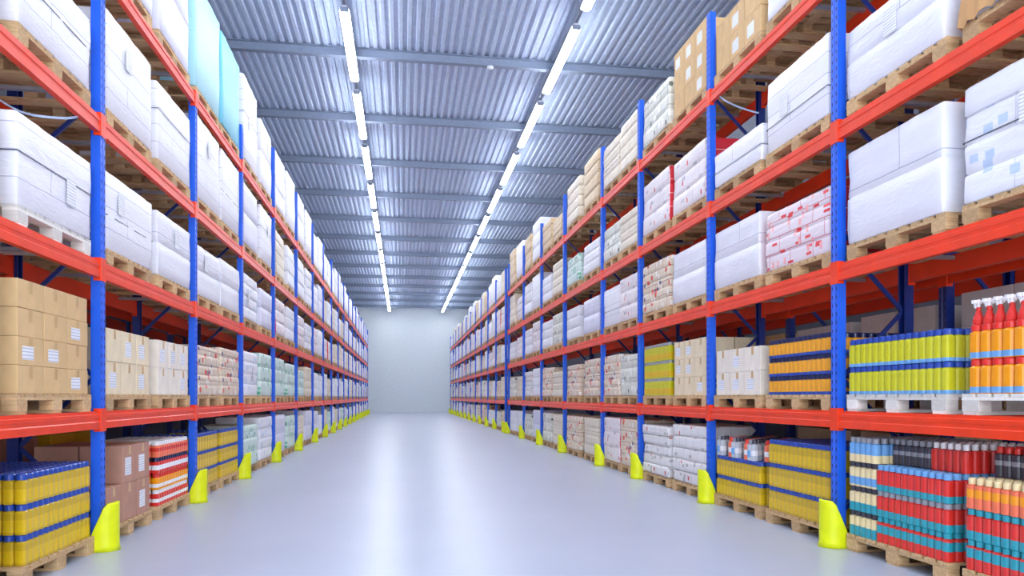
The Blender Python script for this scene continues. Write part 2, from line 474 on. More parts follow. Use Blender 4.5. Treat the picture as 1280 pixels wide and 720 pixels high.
def level(side, i, lv, y0, y1, near, rear_row=False):
    off = DEPTH + 0.33 if rear_row else 0
    L = y1 - y0 - 0.1 - 0.018
    t = ob('beam_level', None, (side_x(side, off), (y0 + y1) / 2, LEV[lv - 1]), rotz(side))
    tag(t, 'red steel beam pair, %s, %s %s rack, %s bay' % (LVN[lv].replace('on ', ''), 'row behind' if rear_row else 'aisle side of', side, ORD[i]), 'rack beam',
        ('rear ' if rear_row else '') + 'red beams of the %s rack' % side)
    bm_ = cached(('beam', round(L, 3)), lambda: beam_mesh(L, near))
    cm_ = cached('conn_b', lambda: mirror_mesh(CONN, 'end_connector')); pm_ = cached('pin_b', lambda: mirror_mesh(PIN, 'lock_pin'))
    for nm, xx, r in (('front_beam', 0.0, 0), ('rear_beam', -DEPTH, pi)):
        b = ob(nm, bm_, (xx, 0, 0), r, parent=t)
        if near or (i < 9 and nm == 'front_beam'):
            for s_ in (-1, 1):
                c = ob('end_connector', CONN if s_ < 0 else cm_, (0, s_ * (L / 2 + 0.009), 0), 0, parent=b)
                if nm == 'front_beam' and i < 5 and not rear_row: pass
        elif nm == 'front_beam' or True:
            pass
    if near:
        for s_ in (-0.3, 0.3):
            cb = cached('crossbar', lambda: (lambda b: (b.box(-DEPTH + 0.051, -0.051, -0.02, 0.02, 0.03, 0.06), b.mesh('crossbar', [M['zinc']]))[1])(MB()))
            ob('crossbar', cb, (0, s_ * L, 0), parent=t)
    return t
def mirror_mesh(me, name):
    m2 = me.copy(); m2.name = name
    for v in m2.vertices: v.co.y = -v.co.y
    m2.flip_normals()
    return m2

# ------------------------------------------------------------------ pallets
PH = 0.144
def pallet_meshes(mat):
    W, D = 1.18, 0.80
    d = MB(); n = 9; bw = 0.098
    for i in range(n):
        c = -W / 2 + bw / 2 + (W - bw) * i / (n - 1)
        d.box(-D / 2, D / 2, c - bw / 2, c + bw / 2, 0.122, PH)
    br = MB()
    for xx in (-D / 2 + 0.05, 0, D / 2 - 0.05): br.box(xx - 0.05, xx + 0.05, -W / 2, W / 2, 0.100, 0.1219)
    bl = MB(); bl.box(-0.05, 0.05, -0.0725, 0.0725, 0, 0.078)
    bt = MB(); bt.box(-D / 2, D / 2, -0.06, 0.06, 0, 0.0219)
    full = MB()
    for src in (d, br):
        o = len(full.v); full.v += src.v; full.f += [tuple(o + a for a in f) for f in src.f]; full.mi += src.mi; full.uv += src.uv
    for yy in (-W / 2 + 0.0725, 0, W / 2 - 0.0725):
        full.box(-D / 2, D / 2, yy - 0.06, yy + 0.06, 0, 0.0219)
        for xx in (-D / 2 + 0.05, 0, D / 2 - 0.05): full.box(xx - 0.05, xx + 0.05, yy - 0.0725, yy + 0.0725, 0.022, 0.1)
    return dict(deck=d.mesh('deck_boards', [mat], bevel=0.002), bearer=br.mesh('bearer_boards', [mat]), block=bl.mesh('block', [mat], bevel=0.003),
                bottom=bt.mesh('bottom_board', [mat]), full=full.mesh('pallet', [mat]), fullmb=full, W=W, D=D)
PM = pallet_meshes(M['wood']); PMW = pallet_meshes(M['paint_wood'])
n_pallets = 0
far_pallets = MB()
def pallet(side, lv, bay, slot, x, y, z, near, white=False, extra=''):
    global n_pallets
    n_pallets += 1
    p = PMW if white else PM
    rz = rotz(side) + random.uniform(-0.012, 0.012)
    if n_pallets > 300:
        o = len(far_pallets.v); c, s_ = cos(rz), sin(rz)
        far_pallets.v += [(x + a * c - b * s_, y + a * s_ + b * c, z + h) for a, b, h in p['fullmb'].v]
        far_pallets.f += [tuple(o + a for a in f) for f in p['fullmb'].f]; far_pallets.mi += p['fullmb'].mi; far_pallets.uv += p['fullmb'].uv
        return
    if near:
        t = ob('wooden_pallet', None, (x, y, z), rz)
        ob('deck_boards', p['deck'], parent=t); ob('bearer_boards', p['bearer'], parent=t)
        W, D = p['W'], p['D']
        for yy in (-W / 2 + 0.0725, 0, W / 2 - 0.0725):
            ob('bottom_board', p['bottom'], (0, yy, 0), parent=t)
            for xx in (-D / 2 + 0.05, 0, D / 2 - 0.05): ob('block', p['block'], (xx, yy, 0.022), parent=t)
    else:
        t = ob('wooden_pallet', p['full'], (x, y, z), rz)
    tag(t, '%s pallet %s %s rack%s, %s bay, %s half' % ('whitewashed wooden' if white else 'plain wooden', LVN[lv], side, extra, ORD[bay], 'far' if slot else 'near'), 'pallet', 'wooden pallets in the %s rack' % side)
    return t

# ------------------------------------------------------------------ wrapped loads
def wrapped_mesh(W, D, H, tiers, mats, seed, rough=0.006, inset=0.012, endmat=0):
    """stack of goods under stretch film: rounded corners, a groove at each tier, film ripples"""
    rnd = random.Random(seed)
    per = []; R = 0.02; hx, hy = D / 2, W / 2
    def side_pts(a, b, n): return [(a[0] + (b[0] - a[0]) * i / n, a[1] + (b[1] - a[1]) * i / n) for i in range(n)]
    cs = [((hx, -hy + R), (hx, hy - R), 12), ((hx - R, hy), (-hx + R, hy), 7), ((-hx, hy - R), (-hx, -hy + R), 4), ((-hx + R, -hy), (hx - R, -hy), 7)]
    tagp = []
    for q, (a, b, n) in enumerate(cs):
        pts = side_pts(a, b, n) + [b]
        per += pts; tagp += [q] * len(pts)
        nxt = cs[(q + 1) % 4][0]; per.append(((b[0] + nxt[0]) / 2 + (R * 0.21 if b[0] + nxt[0] > 0 else -R * 0.21), (b[1] + nxt[1]) / 2 + (R * 0.21 if b[1] + nxt[1] > 0 else -R * 0.21))); tagp.append(q)
    n = len(per)
    ph = [rnd.uniform(0, 6.28) for _ in range(8)]
    zs = []
    th = H / tiers
    shift = [(rnd.uniform(-1, 1) * inset * 0.7, rnd.uniform(-1, 1) * inset * 0.7) for _ in range(tiers)]
    for t in range(tiers):
        z0 = t * th
        zs += [(z0 + 0.001, 1.0, t), (z0 + 0.012, 0.0, t), (z0 + th * 0.35, 0, t), (z0 + th * 0.7, 0, t), (z0 + th - 0.014, 0, t), (z0 + th - 0.001, 1.0, t)]
    rings_ = []
    for z, g, t in zs:
        ring = []
        top = (t == tiers - 1 and z > H - 0.01)
        for k, (px, py) in enumerate(per):
            f = 1 - (inset * (1.6 if top else 1.0) * g) / 0.4
            w = rough * (sin(px * 9 + z * 11 + ph[0]) + sin(py * 13 - z * 8 + ph[1]) + 0.8 * sin((px + py) * 27 + z * 21 + ph[2])) * 0.5
            sgx = 1 if px > 0 else -1; sgy = 1 if py > 0 else -1
            ring.append((px * f + shift[t][0] + sgx * w, py * (1 - (inset * g) / 0.6) + shift[t][1] + sgy * w * 0.7, z))
        rings_.append(ring)
    mb = MB()
    mb.rings(rings_, 0, mf=lambda j, k: endmat if tagp[k] in (1, 3) else 0)
    me = mb.mesh('wrapped_load', mats)
    for p in me.polygons: p.use_smooth = len(p.vertices) == 4
    return me

def torn_mesh():
    """brown paper hanging ragged round the foot of a load"""
    mb = MB(); rnd = random.Random(3); hx, hy = 0.412, 0.587
    per = [(hx, -hy + 2 * hy * i / 24) for i in range(25)] + [(hx - 2 * hx * i / 14, hy) for i in range(1, 14)] + [(-hx, hy - 2 * hy * i / 24) for i in range(25)] + [(-hx + 2 * hx * i / 14, -hy) for i in range(1, 14)]
    up = [rnd.uniform(0.16, 0.30) for _ in per]; dn = [rnd.uniform(-0.04, 0.01) for _ in per]
    out = [1 + rnd.uniform(0.0, 0.03) for _ in per]
    mb.rings([[(x * 1.0, y * 1.0, u) for (x, y), u in zip(per, up)], [(x * o * 1.01, y * o * 1.01, u * 0.5) for (x, y), u, o in zip(per, up, out)], [(x * o * 1.03, y * o * 1.02, d) for (x, y), d, o in zip(per, dn, out)],
              [(x * o * 1.02, y * o * 1.01, d) for (x, y), d, o in zip(per, dn, out)], [(x * o, y * o, u * 0.5) for (x, y), u, o in zip(per, up, out)], [(x * 0.995, y * 0.995, u) for (x, y), u in zip(per, up)]], caps=False)
    return mb.mesh('torn_base_wrap', [M['torn']])
def paper_mesh():
    mb = MB(); mb.box(0, 0.002, -0.075, 0.075, -0.105, 0.105); return mb.mesh('paper_label', [M['paper']])
PAPER = paper_mesh()
def strap_mesh(D, W, H):
    mb = MB(); w = 0.008; e = 0.009
    x_, h_ = D / 2 + e, H + 0.004
    mb.box(x_, x_ + 0.002, -w, w, 0.004, h_); mb.box(-x_ - 0.002, -x_, -w, w, 0.004, h_); mb.box(-x_ - 0.002, x_ + 0.002, -w, w, h_, h_ + 0.002)
    return mb.mesh('strap', [M['strap']])
def band_mesh(D, W):
    mb = MB(); a, b = D / 2 + 0.003, W / 2 + 0.003; h = 0.004; t = 0.002
    mb.box(a, a + t, -b, b, -h, h); mb.box(-a - t, -a, -b, b, -h, h); mb.box(-a, a, b, b + t, -h, h); mb.box(-a, a, -b - t, -b, -h, h)
    return mb.mesh('band', [M['strap']])

KINDS = {  # kind: (front material, end material, tiers, words, category)
    'white': ('film_white', None, 3, 'white stretch-wrapped load', 'wrapped load'),
    'white2': ('film_white_b', None, 2, 'white two-tier wrapped load', 'wrapped load'),
    'white1': ('film_white_c', None, 1, 'plain white wrapped load', 'wrapped load'),
    'torn': ('film_white_b', None, 1, 'white load with torn brown base wrap', 'wrapped load'),
    'whitep': ('film_print', None, 4, 'white wrapped load with faint blue print', 'wrapped load'),
    'lilac': ('film_lilac', None, 2, 'lilac-white wrapped load', 'wrapped load'),
    'turq': ('film_turq', None, 1, 'pale turquoise wrapped load', 'wrapped load'),
    'turq2': ('film_turq2', None, 1, 'deep turquoise wrapped load', 'wrapped load'),
    'cream': ('film_cream', None, 4, 'cream boxed load', 'boxed load'),
    'tan': ('film_tan', None, 4, 'tan boxed load', 'boxed load'),
    'redp': ('film_redprint', 'film_rededge', 4, 'red-printed load with red ends', 'boxed load'),
    'pink': ('film_pinkprint', 'film_rededge', 3, 'red-flecked white load with red ends', 'boxed load'),
    'green': ('film_green', None, 3, 'pale green printed load', 'boxed load'),
    'multi': ('film_multi', None, 5, 'red and cream printed load', 'boxed load'),
    'grey': ('film_grey', None, 3, 'grey-patterned cream load', 'boxed load'),
    'sack': ('sack', None, 5, 'white sack load with red marks', 'sack load'),
}
def wrapped(side, lv, bay, slot, kind, x, y, z, W, D, H, near, extra=''):
    fm, em, tiers, words, cat = KINDS[kind]
    var = random.randrange(3)
    hq = round(H * 20) / 20.0
    wq = round(W * 20) / 20.0
    mats = [M[fm]] + ([M[em]] if em else [])
    big = 0.01 if kind == 'sack' else 0.006
    me = cached(('w', kind, hq, wq, D, var), lambda: wrapped_mesh(wq, D, hq, tiers, mats, var * 7 + len(kind), rough=big, inset=0.02 if kind == 'sack' else 0.009, endmat=1 if em else 0))
    nm = {'wrapped load': 'wrapped_load', 'boxed load': 'boxed_load', 'sack load': 'sack_load'}[cat]
    o = ob(nm, me, (x, y, z), rotz(side) + random.uniform(-0.02, 0.02))
    tag(o, '%s, %s level, %s rack, %s bay, %s half' % (words, LVS[lv], side, ORD[bay], ['near', 'far'][slot]), cat, words.split(' with')[0] + 's of the ' + side + ' rack')
    if kind == 'torn':
        ob('torn_base_wrap', cached('torn', torn_mesh), parent=o)
    if near and not extra:
        if kind.startswith('white') and random.random() < 0.45:
            ob('paper_label', PAPER, (D / 2 + 0.012, random.uniform(-0.3, 0.3), hq * random.uniform(0.4, 0.75)), parent=o)
        if kind in ('white', 'white1', 'whitep', 'cream') and random.random() < 0.4:
            ob('band', cached(('band', wq, D), lambda: band_mesh(D, wq)), (0, 0, hq * random.uniform(0.35, 0.7)), parent=o)
    return o

# ------------------------------------------------------------------ cartons
def carton_parts(L, D, H, mat):
    mb = MB(); mb.box(-D / 2, D / 2, -L / 2, L / 2, 0, H); body = mb.mesh('carton', [mat], bevel=0.004)
    mb = MB(); e = 0.0012; w = 0.024
    mb.box(-D / 2 + 0.01, D / 2 - 0.01, -w, w, H - 0.0005, H + e)
    mb.box(D / 2 - 0.0005, D / 2 + e, -w, w, H - 0.09, H - 0.006)
    mb.box(-D / 2 - e, -D / 2 + 0.0005, -w, w, H - 0.09, H - 0.006)
    tape = mb.mesh('packing_tape', [M['tape']])
    mb = MB(); mb.box(D / 2 - 0.0005, D / 2 + 0.0018, -L * 0.33, L * 0.10, H * 0.2, H * 0.68); lab = mb.mesh('paper_label', [M['paper']])
    return body, tape, lab
def cartons(side, lv, bay, slot, x, y, z, W, D, tiers, cols, rows, th, mat, words, skip=(), extra='', jit=0.006, parts=True, endmat=None):
    """grid of separate cartons; local +y of the right rack runs towards the camera"""
    L = W / cols - 0.012; Dd = D / rows - 0.012
    body, tape, lab = cached(('ct', round(L, 3), round(Dd, 3), th, mat), lambda: carton_parts(L, Dd, th - 0.002, M[mat]))
    rz = rotz(side)
    for t in range(tiers):
        for c in range(cols):
            for r in range(rows):
                if (t, c, r) in skip or (t, c) in skip: continue
                yy = y - W / 2 + (c + 0.5) * W / cols
                dd = D / 2 - (r + 0.5) * D / rows
                xx = x + (dd if side == 'left' else -dd)
                o = ob('carton', body, (xx + random.uniform(-jit, jit) * .5, yy + random.uniform(-.003, .003), z + t * th + 0.0005), rz + random.uniform(-0.006, 0.006))
                tag(o, ('%s carton behind %s rack, %s tier, %s along, %s, %s bay, %s pallet' % (words, side, tn(t, tiers), ORD[c], LVS[lv], ORD[bay], 'far' if slot else 'near')) if extra else '%s carton, %s tier, %s along, %s row, %s rack %s, %s bay, %s pallet' % (words, tn(t, tiers), ORD[c], 'front' if r == 0 else 'back', side, LVS[lv], ORD[bay], 'far' if slot else 'near'),
                    'carton', '%s cartons, %s, %s rack' % (words, LVN[lv].replace('on ', ''), side))
                if parts and r == 0:
                    ob('packing_tape', tape, parent=o)
                    if random.random() < 0.5: ob('paper_label', lab, parent=o)
def tn(t, tiers):
    return 'top' if t == tiers - 1 else ('bottom' if t == 0 else ORD[t])

# ------------------------------------------------------------------ bottles
def sq_ring(w, z, p=4.0, n=16):
    r = []
    for i in range(n):
        a = 2 * pi * (i + 0.5) / n; c, s_ = cos(a), sin(a)
        k = (abs(c) ** p + abs(s_) ** p) ** (-1 / p)
        r.append((w / 2 * c * k, w / 2 * s_ * k, z))
    return r
def bottle_meshes(w, h, body, cap, label=None, lz=(0.2, 0.5), capr=0.30, caph=0.045, p=3.6):
    if w < 0.073: p = 2.6; capr *= 0.86
    bh = h - caph
    mb = MB()
    mb.rings([sq_ring(w * 0.90, 0.0, p), sq_ring(w * 0.98, 0.006, p), sq_ring(w * 0.98, bh * 0.90, p), sq_ring(w * 0.93, bh * 0.95, 3.5), sq_ring(w * capr * 1.9, bh * 0.985, 2), sq_ring(w * capr * 1.8, bh, 2)])
    b = mb.mesh('bottle', [P[body]])
    mb = MB()
    mb.rings([sq_ring(w * capr * 2.1, bh + 0.0005, 2), sq_ring(w * capr * 2.1, bh + caph * 0.8, 2), sq_ring(w * capr * 1.8, h - 0.001, 2)])
    c = mb.mesh('cap', [P[cap]])
    l = None
    if label:
        mb = MB(); mb.rings([sq_ring(w * 0.995, bh * lz[0], p), sq_ring(w * 0.995, bh * lz[1], p)])
        l = mb.mesh('label_band', [P[label]])
    return b, c, l
def bottles(side, lv, bay, slot, x, y, z, W, D, tiers, pitch, h, spec, words, nm='bottle', fulltop=True, cols=None, near=True, rows_front=1, start=0, stepped=False):
    """spec(t, c) -> (body, cap, label, lz) ; columns counted from the near end"""
    nc = int(round(W / pitch)); nr = int(D / pitch)
    ncv = cols or nc
    for t in range(tiers):
        for c in range(start, ncv):
            for r in range(nr):
                top = t == tiers - 1
                if not (r < rows_front or c == start or (fulltop and (top or (t == tiers - 2 and stepped)))): continue
                sp = spec(t, c, r) if spec.__code__.co_argcount == 3 else spec(t, c)
                if sp is None: continue
                yy = y - W / 2 + (c + 0.5) * pitch
                dd = D / 2 - (r + 0.5) * pitch
                xx = x + (dd if side == 'left' else -dd)
                kind = BK.get(sp[0], sp[0]) + '_bottle'
                lab = '%s bottle, %s tier, %s column, %s row, %s rack %s, %s bay, %s pallet' % (BK.get(sp[0], sp[0]), tn(t, tiers), ORD[c], ORD[r] if r else 'front', side, LVS[lv], ORD[bay], 'far' if slot else 'near')
                size = h * pitch / (xx * xx + yy * yy) * (1 if r == 0 else (0.45 if c == start else (0.12 if not top else 0.2)) / (1 + 0.1 * r))
                BOTTLES.append((size, kind, sp, pitch, h, (xx, yy, z + t * h + 0.0005), lab, words))
BK = {'yellow': 'yellow', 'greeny': 'lime', 'amber': 'amber', 'orange': 'orange', 'coral': 'coral', 'sky': 'blue', 'dark': 'dark', 'red': 'red', 'cream': 'cream', 'silver': 'silver'}
BOTTLES = []
def build_bottles():
    seen = {}; rest = {}
    for size, kind, sp, pitch, h, loc, lab, words in sorted(BOTTLES, key=lambda q: -q[0]):
        seen[kind] = seen.get(kind, 0) + 1
        b, cp, lb = cached(('bt', round(pitch, 4), h) + tuple(sp), lambda: bottle_meshes(pitch - 0.001, h, sp[0], sp[1], sp[2] if len(sp) > 2 else None, sp[3] if len(sp) > 3 else (0.2, 0.5), capr=sp[4] if len(sp) > 4 else 0.36))
        if seen[kind] > 295:
            rest.setdefault(kind, []).append((b, cp, lb, loc)); continue
        o = ob(kind, b, loc)
        tag(o, lab, 'bottle', words)
        ob('cap', cp, parent=o)
        if lb: ob('label_band', lb, parent=o)
    for kind, items in rest.items():
        v, f, mi, mats = [], [], [], []
        for b, cp, lb, loc in items:
            for me in (b, cp, lb):
                if not me: continue
                mt = me.materials[0]
                if mt not in mats: mats.append(mt)
                o0 = len(v)
                v += [(q.co.x + loc[0], q.co.y + loc[1], q.co.z + loc[2]) for q in me.vertices]
                for p in me.polygons: f.append(tuple(o0 + a for a in p.vertices)); mi.append(mats.index(mt))
        me = bpy.data.meshes.new(kind + 's'); me.from_pydata(v, [], f)
        for mt in mats: me.materials.append(mt)
        me.polygons.foreach_set('material_index', mi)
        tag(ob(kind + 's', me), 'remaining %s bottles in the back rows, behind the front ones' % kind.split('_')[0], 'bottles', kind='stuff')

def slot_y(P_, bay, slot):
    y0, y1 = P_[bay], P_[bay + 1]
    L = y1 - y0 - 0.1
    return y0 + 0.05 + L * (0.252 if slot == 0 else 0.748), L

# ------------------------------------------------------------------ build racks
for side, PP in (('left', PL), ('right', PR)):
    for i, y in enumerate(PP):
        top = 6.15
        if side == 'left': top = 5.17 if i in (2,) else (6.4 if i > 3 else 5.75)
        if side == 'left' and i == 1: top = 6.15
        upright(side, i, y, top, i < 5)
        tag(ob('column_guard', GUARD, (side_x(side, -0.085), y, 0), rotz(side)), 'yellow plastic guard at the foot of %s rack, %s post from the camera' % (side, ORD[i]), 'column guard', 'yellow guards along the %s rack' % side)
    for i in range(len(PP) - 1):
        if PP[i + 1] - PP[i] < 1.5: continue
        for lv in (1, 2, 3, 4): level(side, i, lv, PP[i], PP[i + 1], i < 4)
    # row standing back to back behind, where it can be glimpsed
    for i in range(0, 6): upright(side, i, PP[i], 4.6, False, True)
    for i in range(0, 5):
        for lv in (1, 2, 3): level(side, i, lv, PP[i], PP[i + 1], False, True)

# ------------------------------------------------------------------ what stands where
H0 = 0.0
def shelf_z(lv): return 0.0005 if lv == 0 else LEV[lv - 1] + BH / 2 + 0.0008
# (side, level, bay, slot): (kind, height)
T = {}
def put(side, lv, bay, a, b): T[(side, lv, bay, 0)] = a; T[(side, lv, bay, 1)] = b
put('left', 4, 0, ('white', 1.1), ('white', 1.1)); put('left', 4, 1, ('white', 1.0), ('lilac', 1.2)); put('left', 4, 2, ('turq', 1.38), ('turq2', 1.36))
put('left', 4, 3, ('white1', 1.42), ('white2', 1.2)); put('left', 4, 4, ('white', 1.15), ('white1', 1.2))
put('left', 3, 0, ('white', 0.6), ('white1', 0.6)); put('left', 3, 1, ('white1', 0.88), ('white1', 0.85)); put('left', 3, 2, ('white1', 1.05), ('white1', 1.05))
put('left', 3, 3, ('lilac', 1.0), ('white1', 1.0)); put('left', 3, 4, ('cream', 0.9), ('white', 0.9))
put('left', 2, 0, ('white1', 0.62), ('white1', 0.66)); put('left', 2, 1, ('white1', 0.68), ('white2', 0.72)); put('left', 2, 2, ('white2', 0.66), ('white2', 0.72))
put('left', 2, 3, ('whitep', 0.75), ('lilac', 0.7)); put('left', 2, 4, ('pink', 0.75), ('white', 0.75))
put('left', 1, 3, ('whitep', 0.75), ('green', 0.8)); put('left', 1, 4, ('green', 0.82), ('green', 0.75))
put('left', 0, 3, ('green', 0.7), ('whitep', 0.8)); put('left', 0, 4, ('lilac', 0.8), ('green', 0.75))
put('left', 1, 2, ('multi', 0.65), ('multi', 0.7))
put('right', 4, 0, ('white', 1.0), ('white1', 1.0)); put('right', 4, 3, ('cream', 0.8), ('cream', 0.75)); put('right', 4, 4, ('tan', 0.95), ('cream', 0.9)); put('right', 4, 5, ('tan', 0.5), ('tan', 0.7))
put('right', 3, 0, ('torn', 0.6), ('white2', 0.58)); put('right', 3, 1, ('white1', 0.76), ('white1', 0.42)); put('right', 3, 2, ('pink', 0.74), ('pink', 0.8))
put('right', 3, 3, ('cream', 0.6), ('grey', 0.6)); put('right', 3, 4, ('white', 0.6), ('green', 0.6))
put('right', 2, 0, ('whitep', 0.82), ('white2', 0.78)); put('right', 2, 1, ('redp', 0.62), ('white2', 0.72)); put('right', 2, 2, ('white2', 0.72), ('multi', 0.75))
put('right', 2, 3, ('pink', 0.75), ('white1', 0.7)); put('right', 2, 4, ('lilac', 0.7), ('white', 0.7))
put('right', 1, 3, ('grey', 0.7), ('multi', 0.75)); put('right', 1, 4, ('multi', 0.75), ('multi', 0.7))
put('right', 0, 2, ('sack', 0.78), ('sack', 0.76)); put('right', 0, 3, ('multi', 0.8), ('pink', 0.78)); put('right', 0, 4, ('cream', 0.75), ('multi', 0.75))
wts = {
    'left': {4: ['white', 'white1', 'white2', 'lilac', 'white'], 3: ['white', 'white1', 'whitep', 'cream', 'lilac'], 2: ['white', 'whitep', 'white1', 'cream', 'pink'],
             1: ['white', 'green', 'whitep', 'lilac', 'white', 'cream'], 0: ['white', 'lilac', 'cream', 'whitep', 'green']},
    'right': {4: ['white', 'cream', 'white1', 'tan', 'white'], 3: ['white', 'cream', 'pink', 'white1', 'whitep'], 2: ['white', 'cream', 'pink', 'grey', 'white'],
              1: ['white', 'multi', 'cream', 'grey', 'pink', 'sack'], 0: ['multi', 'sack', 'cream', 'white', 'grey', 'lilac']}}
maxh = {0: (0.6, 0.82), 1: (0.6, 0.85), 2: (0.6, 0.85), 3: (0.65, 1.0), 4: (0.7, 1.2)}
CUSTOM = {('left', 1, 0), ('left', 1, 1), ('left', 0, 0), ('left', 0, 1), ('left', 0, 2), ('right', 4, 1), ('right', 4, 2), ('right', 1, 0), ('right', 1, 1), ('right', 1, 2), ('right', 0, 0), ('right', 0, 1)}
XO = DEPTH / 2 + 0.06
WHITE_PALLETS = {('left', 2, 0, 1), ('right', 1, 0, 1), ('right', 1, 0, 0)}
for bay in range(0, max(len(PL), len(PR)) - 1):
    for side, PP in (('left', PL), ('right', PR)):
        if bay >= len(PP) - 1 or PP[bay + 1] - PP[bay] < 1.5: continue
        for lv in range(5):
            for slot in (0, 1):
                y, L = slot_y(PP, bay, slot)
                if side == 'left' and lv == 0 and bay == 0 and slot == 1: y = 6.08
                xx = side_x(side, XO); z = shelf_z(lv)
                if side == 'right' and bay == 3: # short bay
                    y = PP[bay] + 0.05 + L * (0.27 if slot == 0 else 0.77)
                    if L < 2.4 and slot == 1: y = PP[bay + 1] - 0.05 - 0.545
                    if L < 2.4 and slot == 0: y = PP[bay] + 0.05 + 0.545
                    narrow = 0.89
                else: narrow = 1.0
                if narrow < 1:
                    p = None
                    n_pallets += 1
                    p = ob('wooden_pallet', PM['full'], (xx, y, z), rotz(side)); p.scale = (1, narrow, 1)
                    tag(p, 'plain wooden pallet %s %s rack, %s bay, %s half' % (LVN[lv], side, ORD[bay], 'far' if slot else 'near'), 'pallet', 'wooden pallets in the %s rack' % side)
                else:
                    pallet(side, lv, bay, slot, xx, y, z, bay < 3, white=(side, lv, bay, slot) in WHITE_PALLETS)
                if (side, lv, bay) in CUSTOM: continue
                if (side, lv, bay, slot) in T: kind, h = T[(side, lv, bay, slot)]
                else:
                    kind = random.choice(wts[side][lv]); h = random.uniform(*maxh[lv])
                W = 1.15 * narrow if kind not in ('turq', 'turq2') else 1.2
                if narrow < 1: W = 1.0
                wrapped(side, lv, bay, slot, kind, xx, y, z + PH + 0.001, W, 0.80, h, bay < 4)
if far_pallets.v:
    tag(ob('wooden_pallets', far_pallets.mesh('wooden_pallets', [M['wood']])), 'small distant wooden pallets under the loads at the far end of both racks', 'pallet', kind='stuff')

def base(side, lv, bay, slot):
    PP = PL if side == 'left' else PR
    y, L = slot_y(PP, bay, slot)
    return side_x(side, XO), y, shelf_z(lv) + PH + 0.001
# ---- carton stacks
x, y, z = base('left', 1, 0, 1)
cartons('left', 1, 0, 1, x, y, z, 1.14, 0.78, 4, 3, 2, 0.2, 'carton_tan', 'tan')
x, y, z = base('left', 1, 0, 0)
wrapped('left', 1, 0, 0, 'white', x, y, z, 1.1, 0.8, 0.85, True)
x, y, z = base('left', 1, 1, 0)
cartons('left', 1, 1, 0, x, y, z, 1.10, 0.78, 2, 3, 2, 0.3, 'carton_cream', 'cream')
x, y, z = base('left', 1, 1, 1)
cartons('left', 1, 1, 1, x, y, z, 1.12, 0.78, 2, 3, 2, 0.3, 'carton_pale', 'pale')
x, y, z = base('left', 0, 1, 0)
cartons('left', 0, 1, 0, x, y, z, 1.14, 0.78, 2, 3, 2, 0.36, 'carton_brown', 'brown', skip={(1, 0)})
# left floor, yellow bottles
x, _, z = base('left', 0, 0, 1)
Y3 = lambda t, c: ('yellow', 'blue', 'yellow2', (0.12, 0.62), 0.44)
bottles('left', 0, 0, 1, x, 6.08, z, 1.092, 0.78, 3, 0.078, 0.215, Y3, 'yellow bottles, floor level, left rack, nearest bay')
x, y, z = base('left', 0, 0, 0)
wrapped('left', 0, 0, 0, 'tan', x, y, z, 1.1, 0.8, 0.75, True)
x, y, z = base('left', 0, 1, 1)
RW = lambda t, c: [('red', 'white', 'white', (0.3, 0.6), 0.4), ('orange', 'red', 'white', (0.2, 0.5), 0.4), ('red', 'navy', 'white', (0.3, 0.7), 0.4), ('coral', 'white', 'red', (0.5, 0.8), 0.4)][t]
bottles('left', 0, 1, 1, x, y, z, 1.12, 0.78, 4, 0.08, 0.175, RW, 'red and white bottles, floor level, left rack, second bay', near=True)
for sl in (0, 1):
    x, y, z = base('left', 0, 2, sl)
    bottles('left', 0, 2, sl, x, y, z, 1.12, 0.78, 3, 0.08, 0.235, Y3, 'yellow bottles, floor level, left rack, third bay', near=True, fulltop=False, rows_front=1)
# right side custom
x, y, z = base('right', 4, 1, 0)
wrapped('right', 4, 1, 0, 'white', x, y, z, 1.12, 0.8, 0.8, True)
x, y, z = base('right', 4, 1, 1)
cartons('right', 4, 1, 1, x, y, z, 1.12, 0.78, 2, 3, 2, 0.30, 'carton_tan', 'tan')
x, y, z = base('right', 4, 2, 0)
cartons('right', 4, 2, 0, x, y, z, 1.12, 0.78, 3, 3, 2, 0.30, 'carton_tan', 'cream')
x, y, z = base('right', 4, 2, 1)
wrapped('right', 4, 2, 1, 'grey', x, y, z, 1.1, 0.8, 0.7, True)
x, y, z = base('right', 1, 1, 1)
cartons('right', 1, 1, 1, x, y, z, 1.12, 0.78, 2, 3, 2, 0.27, 'carton_pale', 'beige')
x, y, z = base('right', 1, 2, 0)
cartons('right', 1, 2, 0, x, y, z, 1.12, 0.78, 3, 3, 2, 0.25, 'carton_cream', 'cream')
x, y, z = base('right', 1, 2, 1)
bottles('right', 1, 2, 1, x, y, z, 1.12, 0.78, 3, 0.08, 0.26, lambda t, c: ('greeny', 'grey', 'yellow2', (0.1, 0.5), 0.45), 'yellow bottles, first beam level, right rack, third bay', near=True, fulltop=False, rows_front=1)
x, y, z = base('right', 1, 1, 0)
bottles('right', 1, 1, 0, x, y, z, 1.12, 0.78, 3, 0.08, 0.19, lambda t, c: ('amber', 'navy', 'blue', (0.0, 0.2), 0.45), 'amber bottles, first beam level, right rack, second bay', fulltop=False, rows_front=1)
x, y, z = base('right', 1, 0, 1)
bottles('right', 1, 0, 1, x, y, z, 1.17, 0.78, 2, 0.078, 0.235, lambda t, c: ('greeny', 'blue', 'sky', (0.0, 0.14), 0.44), 'yellow-green bottles, first beam level, right rack', fulltop=False, rows_front=1)
x, y, z = base('right', 1, 0, 0)
bottles('right', 1, 0, 0, x, y, z, 1.10, 0.78, 2, 0.092, 0.235, lambda t, c: ('orange', 'red', 'sky', (0.03, 0.24), 0.46), 'orange bottles, first beam level, right rack', fulltop=False, rows_front=1, start=4)
